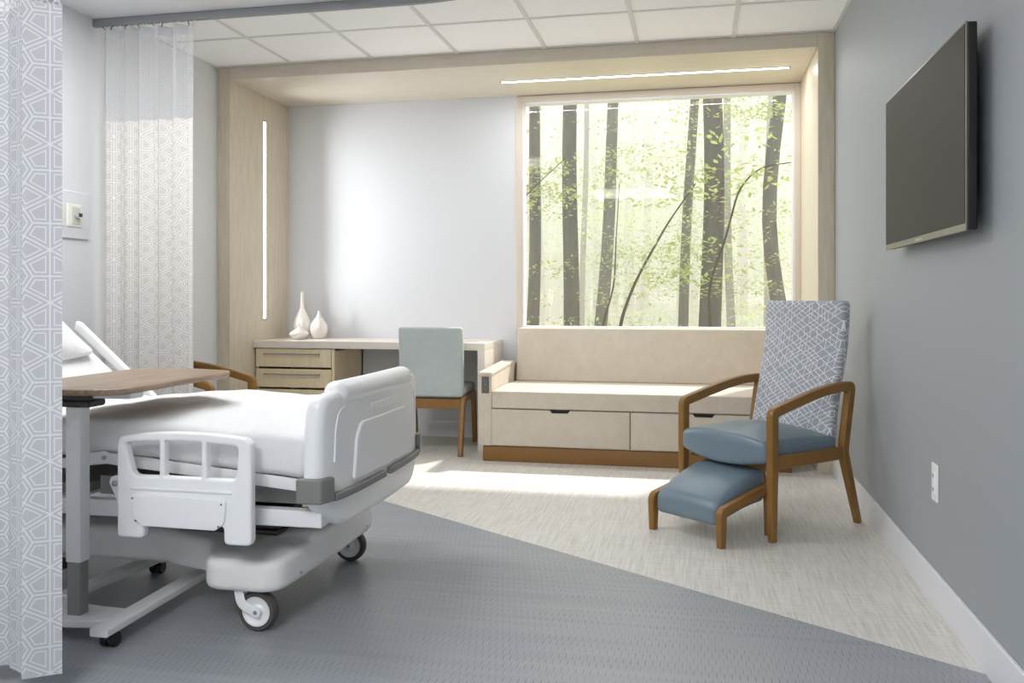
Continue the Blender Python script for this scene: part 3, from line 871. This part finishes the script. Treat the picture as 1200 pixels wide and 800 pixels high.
for sy in (-1, 1):
    pts = [(FBX + .031, BY + sy * .40, .56), (FBX + .031, BY + sy * .392, .66), (FBX + .029, BY + sy * .372, .715), (FBX + .029, BY + sy * .33, .728)]
    g = G(); g.tube([fb_bend(*p) for p in fillet(pts, [0, .05, .05, 0], closed=False)], .0042, 8); g.make('grip_rib', M['white_plastic'], fb)
    blk = G().rbox(FBX - .035, FBX + .050, BY + sy * .425, BY + sy * .492, .443, .520, .007, deform=fb_bend).make('corner_bumper', M['grey_rubber'], fb); blk['label'] = 'grey rubber corner bumper'
    a, b = (.025, .418)
    g = G(); g.rbox(FBX + .024, FBX + .050, BY + sy * a, BY + sy * b, .440, .464, .005, n=(1, 8, 1), deform=fb_bend)
    g.make('bumper_strip', M['grey_rubber'], fb)['label'] = 'grey rubber bumper strip'
# side rails
def side_rail(y, sg):
    """y: plane of rail, sg=-1 near side (panel faces the viewer), +1 far side"""
    out = [(-1.795, .610), (-1.789, .640), (-1.70, .654), (-1.58, .660), (-1.46, .658), (-1.352, .648), (-1.332, .632), (-1.332, .318), (-1.425, .318), (-1.425, .372),
           (-1.700, .362), (-1.700, .322), (-1.795, .322), (-1.795, .48)]
    out = fillet(out, [.01, .035, .4, .4, .4, .03, .02, .018, .018, .01, .01, .018, .018, .3], n=5)
    h1 = fillet([(-1.767, .622), (-1.646, .630), (-1.646, .520), (-1.738, .518)], [.016, .004, .004, .028])
    h2 = fillet([(-1.628, .631), (-1.501, .630), (-1.501, .519), (-1.628, .520)], .004)
    h3 = fillet([(-1.483, .629), (-1.376, .621), (-1.382, .519), (-1.483, .519)], [.004, .014, .022, .004])
    for h in (h1, h2, h3): h.reverse()
    r = G().plate(out, .034, .009, (h1, h2, h3), mapf=XZ(y), seg=4).make('side_rail', M['white_plastic'], bed, ang=55)
    pn = fillet([(-1.742, .462), (-1.412, .457), (-1.418, .385), (-1.450, .362), (-1.700, .364), (-1.728, .385)], [.014, .014, .03, .012, .012, .03])
    p = G().plate(pn, .008, .003, mapf=XZ(y + sg * .021)).make('cover_panel', M['white_plastic'], r, ang=50)
    for (x, z) in ((-1.733, .450), (-1.427, .444), (-1.722, .380), (-1.437, .376)):
        G().lathe([(.0028, -.001), (.0028, .001)], (x, y + sg * .0255, z), 'y', 10).make('screw', M['dark'], r)
    G().rbox(-1.745, -1.395, y + sg * .017, y + sg * .0215, .476, .484, .002).make('ridge', M['white_plastic'], r)
    for x in (-1.750, -1.376):
        G().rbox(x - .041, x + .041, min(y + sg * .014, y - sg * .030), max(y + sg * .014, y - sg * .030), .319, .39, .016).make('rail_foot', M['white_plastic'], r)
    yb = y - sg * .05; x = -1.845
    arm = [(x - .024, .478), (x - .018, .496), (x, .503), (x + .018, .496), (x + .026, .478), (x + .07, .372), (x + .03, .372)]
    G().plate(fillet(arm, .012), .008, .002, mapf=XZ(yb)).make('pivot_arm', M['white_metal'], r)
    G().rbox(-1.79, -1.75, min(yb, y - sg * .010), max(yb, y - sg * .010), .36, .39, .004).make('pivot_block', M['white_metal'], r)
    G().lathe([(.009, 0), (.009, sg * .007), (.004, sg * .010), (0, sg * .010)], (x, yb + sg * .004, .477), 'y', 14).make('bolt', M['steel'], r)
side_rail(2.462, -1); side_rail(3.522, 1)

# pillow
pw = thing('pillow', 'white pillow leaning on the raised head of the hospital bed', 'pillow', (-2.70, 3.03, .92))
def pdef(x, y, z):
    ex = 1 - (x / .21) ** 2; ey = 1 - (y / .33) ** 2
    k = max(0, ex) ** .55 * max(0, ey) ** .75
    return (x * (1 - .05 * (1 - max(ey, 0))), y * (1 - .05 * (1 - max(ex, 0))), z * (.10 + .90 * k) + .004 * math.sin(17 * x + 9 * y))
m4 = Matrix.Rotation(math.radians(37), 4, 'Y')
m4 = Matrix.Translation((-2.735, 3.03, .955)) @ m4
G().rbox(-.21, .21, -.345, .345, -.09, .09, .03, deform=pdef, n=(10, 14, 2), M4=m4).make('pillow_case', M['sheet'], pw, ang=80)

# ------------------------------------------------------------------ overbed table
ot = thing('overbed_table', 'wheeled overbed table with walnut top and white column beside the bed', 'table', (-1.94, 2.50, 0))
o = fillet([(-1.905, 2.312), (-1.76, 2.33), (-1.712, 2.375), (-1.712, 2.98), (-1.752, 3.06), (-1.92, 3.108), (-2.115, 3.108), (-2.16, 3.06), (-2.16, 2.36), (-2.11, 2.312)],
           [.08, .05, .05, .12, .08, .1, .05, .05, .05, .05], n=5)
G().plate(o, .020, .007, mapf=XY(.790)).make('tabletop', M['walnut'], ot)
G().rbox(-2.10, -1.886, 2.432, 2.53, .752, .7795, .004).make('mount_plate', M['dark'], ot)['label'] = 'dark mounting plate under the top'
G().rbox(-2.10, -1.886, 2.434, 2.52, .728, .753, .010).make('mount_block', M['dark'], ot)
G().rbox(-1.888, -1.75, 2.45, 2.52, .757, .7795, .006).make('support_arm', M['white_metal'], ot)
G().rbox(-1.968, -1.915, 2.430, 2.478, .236, .730, .004).make('column', M['white_metal'], ot)
G().rbox(-1.965, -1.918, 2.433, 2.475, .05, .24, .003).make('column_sleeve', M['sleeve'], ot)['label'] = 'grey metal sleeve at the column foot'
g = G()
for (p, q) in (((-1.775, 2.335), (-1.792, 3.10)), ((-2.105, 2.58), (-2.066, 3.06))):
    g.sweep([(p[0], p[1], .062), (q[0], q[1], .062)], .062, .026, r=.005)
o = fillet([(-1.77, 2.43), (-1.80, 2.525), (-1.90, 2.53), (-2.02, 2.545), (-2.08, 2.60), (-2.13, 2.59), (-2.10, 2.49), (-2.014, 2.43), (-1.95, 2.388), (-1.85, 2.405)], [.02, .03, .1, .1, .03, .03, .06, .08, .06, .06])
g.plate(o, .024, .004, mapf=XY(.056))
g.make('base', M['white_metal'], ot)
g = G(); g.rbox(-2.100, -2.030, 3.04, 3.085, .046, .078, .006); g.make('end_cap', M['white_plastic'], ot)
for x, y in ((-1.778, 2.385), (-1.792, 3.06), (-2.066, 3.055), (-2.105, 2.60)):
    g = G(); g.tube([(x, y, .052), (x, y, .030)], .008, 10); g.rbox(x - .004, x + .004, y - .018, y + .018, .026, .048, .003)
    c = g.make('caster', M['black'], ot)
    g = G()
    for sx in (-.014, .014): g.lathe([(.006, -.010), (.021, -.010), (.024, -.006), (.024, .006), (.021, .010), (.006, .010)], (x + sx, y + .008, .024), 'x', 22)
    g.make('wheel', M['black'], c)

# ------------------------------------------------------------------ forest beyond the window
GZ = -.25
struct('ground', G().box(-45, 45, YB + .4, 75, GZ - .1, GZ), M['litter'])
CA, SA = math.cos(math.atan2(217, 1025)), math.sin(math.atan2(217, 1025))
def slope(px):
    u = (px - 600) / 1025; return (-SA + u * CA) / (CA + u * SA)
rf = random.Random(11)
def leaves(g, c, rx, ry, rz, n, size, rr):
    for _ in range(n):
        a = rr.uniform(0, 2 * PI); q = math.sqrt(rr.random())
        p = Vector((c[0] + rx * q * math.cos(a), c[1] + ry * q * math.sin(a), c[2] + rz * rr.uniform(-1, 1)))
        s = size * rr.uniform(.6, 1.3)
        d = Vector((rr.uniform(-1, 1), rr.uniform(-1, 1), rr.uniform(-.5, .3))).normalized()
        e = d.cross(Vector((rr.uniform(-.5, .5), rr.uniform(-.5, .5), 1))).normalized()
        g.add([p - d * s, p - e * s * .45, p + d * s, p + e * s * .45], [(0, 1, 2, 3)])
def tree(label, px0, px1, w, D, sprays, group=None, top=None, bend=0., leaf='leaf', nl=200, lsize=.046, mat='bark'):
    """px0 at the sill line, px1 at the window head, w trunk width in px, D distance"""
    x0, x1 = slope(px0) * D, slope(px1) * D
    t_ = D / (CA + (px0 - 600) / 1025 * SA); r = w * t_ / 1025 / 2
    zt = 1.08 + 225 / 1025 * t_; zb = 1.08 - 37 / 1025 * t_
    k = (x1 - x0) / (zt - zb); H_ = min(.8 * (D - YB) + 2.0, 1.5 * zt)
    t = thing('tree', label, 'tree', (x0 + k * (GZ - zb), D, GZ), 0, group)
    P = []; R = []
    for i in range(13):
        z = GZ + (H_ - GZ) * i / 12
        P.append((x0 + k * (z - zb) + bend * math.sin((z - zb) / (zt - zb) * PI) + r * .25 * math.sin(z * 1.3 + px0), D + .1 * math.sin(z * .8), z))
        R.append(r * (1.28 - .28 * min(1, i / 1.2)) * (1.06 - .30 * i / 12))
    G().tube(P, R, 12).make('trunk', M[mat], t)
    if sprays:
        g = G()
        for _ in range(sprays):
            i = rf.uniform(.12, .95); z = GZ + (min(H_, zt + .8) - GZ) * i
            side = rf.choice((-1, 1)); ln_ = rf.uniform(.5, 2.0) * D / 16
            c = (x0 + k * (z - zb) + side * (r + ln_ * .6), D - rf.uniform(-.3, 1.2), z + .2)
            leaves(g, c, ln_, ln_ * .6, .14 * D / 16, nl, lsize * D / 16, rf)
        g.make('foliage', M[leaf], t, smooth=False)
    return t
tree('dark tree trunk nearest the left edge of the window', 622, 628, 15, 11.6, 6)
tree('straight dark tree trunk second from the left edge of the window', 667, 669, 19, 11.2, 5)
tree('slender curved tree trunk just right of the second dark trunk', 681, 688, 7, 19, 5, leaf='leaf_far')
tree('leaning grey trunk left of the window centre', 703, 720, 15, 12.6, 4)
tree('pale hazy trunk in the sunlit middle of the window', 735, 741, 12, 36, 4, leaf='leaf_far')
tree('pale forked looking trunk right of the sunlit middle', 747, 757, 9, 33, 4, leaf='leaf_far', bend=.25)
tree('slim dark trunk left of the thickest trunk', 800, 813, 12, 12.4, 9)
tree('thickest dark trunk right of the window centre', 834, 834, 26, 10.8, 7)
tree('lighter trunk just behind the thickest trunk', 856, 851, 10, 16, 11)
tree('light trunk behind the chair back, second from the right edge', 899, 903, 10, 18, 10)
tree('dark curving trunk nearest the right edge of the window', 920, 911, 18, 11.6, 12, bend=-.12)
far = []
for i in range(46):
    D = rf.uniform(28, 62); px = rf.uniform(560, 1010)
    if 725 < px < 790 and D < 40: continue
    tree('pale slender trunk far back in the bright forest haze', px, px + rf.uniform(-6, 6), rf.uniform(4, 9), D, 17, 'far hazy forest trees', leaf='leaf_far', nl=150, lsize=.05)
def sapling(label, px_pts, D, r0, sprays):
    P = []
    for (px, py) in px_pts:
        t_ = D / (CA + (px - 600) / 1025 * SA); P.append((slope(px) * D, D, 1.08 - (py - 348) / 1025 * t_))
    P = [(P[0][0], D, GZ)] + P
    P = fillet(P, 3.0, closed=False, n=4)
    t = thing('sapling', label, 'sapling', (P[0][0], D, GZ))
    G().tube(P, [r0 * (1 - .7 * i / len(P)) for i in range(len(P))], 8).make('stem', M['twig'], t)
    if sprays:
        g = G()
        for _ in range(sprays):
            p = rf.choice(P[len(P) // 3:])
            leaves(g, (p[0] + rf.uniform(-.5, .5), D + rf.uniform(-.3, .3), p[2] + rf.uniform(-.1, .3)), .55, .4, .10, 45, .05, rf)
        g.make('foliage', M['leaf'], t, smooth=False)
sapling('thin dark sapling slanting up across the middle of the window', [(724, 384), (744, 330), (782, 262), (815, 215)], 9.6, .022, 4)
sapling('thin bare sapling rising left of the slanting one', [(705, 380), (720, 338), (722, 280), (726, 215)], 10, .015, 0)
sapling('thin forked sapling bending right in front of the thickest trunk', [(832, 380), (830, 335), (850, 280), (866, 220), (890, 195), (930, 190)], 9.4, .017, 7)
sapling('bare twig crossing the left trunks', [(560, 300), (616, 228), (663, 185)], 10, .014, 2)
# undergrowth
for i in range(16):
    D = rf.uniform(20, 55); px = rf.uniform(570, 960); x = slope(px) * D
    t = thing('forest_shrub', 'low pale green shrub on the hazy forest floor', 'shrub', (x, D, GZ), 0, 'low shrubs on the forest floor')
    g = G(); leaves(g, (x, D, GZ + .45), 1.4, .9, .5, 240, .10 * D / 25, rf); g.make('foliage', M['leaf_far'], t, smooth=False)
    g = G()
    for k in range(4): g.tube([(x, D, GZ), (x + rf.uniform(-.7, .7), D + rf.uniform(-.4, .4), GZ + .8)], [.02, .006], 6)
    g.make('stem', M['twig'], t)
# misty air among the trees
m = bpy.data.materials.new('forest mist'); m.use_nodes = True
nt = m.node_tree; nt.nodes.clear(); ou = nt.nodes.new('ShaderNodeOutputMaterial'); vo = nt.nodes.new('ShaderNodeVolumeScatter')
vo.inputs['Color'].default_value = (1, 1, .96, 1); vo.inputs['Density'].default_value = .045; vo.inputs['Anisotropy'].default_value = .35
nt.links.new(vo.outputs[0], ou.inputs['Volume'])
hz = G().box(-40, 40, YB + 1.6, 72, GZ + .01, 9)  .make('outside_mist', m, smooth=False)
tag(hz, 'bright mist filling the forest outside the window', 'mist', kind='stuff')

# ------------------------------------------------------------------ sky, sun, camera
w = bpy.data.worlds.new('sky'); S.world = w; w.use_nodes = True
nt = w.node_tree; bg = nt.nodes['Background']
bg.inputs[0].default_value = (.97, .99, 1.0, 1); bg.inputs[1].default_value = 1.0
sun = bpy.data.lights.new('sun', 'SUN'); sun.energy = 6.0; sun.angle = math.radians(2.6); sun.color = (1, .97, .92)
so = bpy.data.objects.new('sun', sun); COL.objects.link(so)
so.rotation_euler = Vector((-.53, -1.0, -1.35)).to_track_quat('-Z', 'Y').to_euler(); so.location = (5, 16, 14)

cam = bpy.data.cameras.new('camera'); co = bpy.data.objects.new('camera', cam); COL.objects.link(co)
cam.sensor_width = 36; cam.lens = 1025 / 1200 * 36; cam.shift_y = -(400 - 348) / 1200
cam.clip_start = .05; cam.clip_end = 300
co.location = (0, 0, 1.08); co.rotation_euler = (PI / 2, 0, math.atan2(217, 1025))
S.camera = co
S.view_settings.view_transform = 'Standard'; S.view_settings.look = 'None'
S.view_settings.exposure = 0.12; S.view_settings.gamma = 1; S.view_settings.use_curve_mapping = False
S.cycles.use_denoising = True
S.cycles.max_bounces = 12; S.cycles.diffuse_bounces = 6; S.cycles.transparent_max_bounces = 24; S.cycles.volume_bounces = 2
S.cycles.sample_clamp_indirect = 6
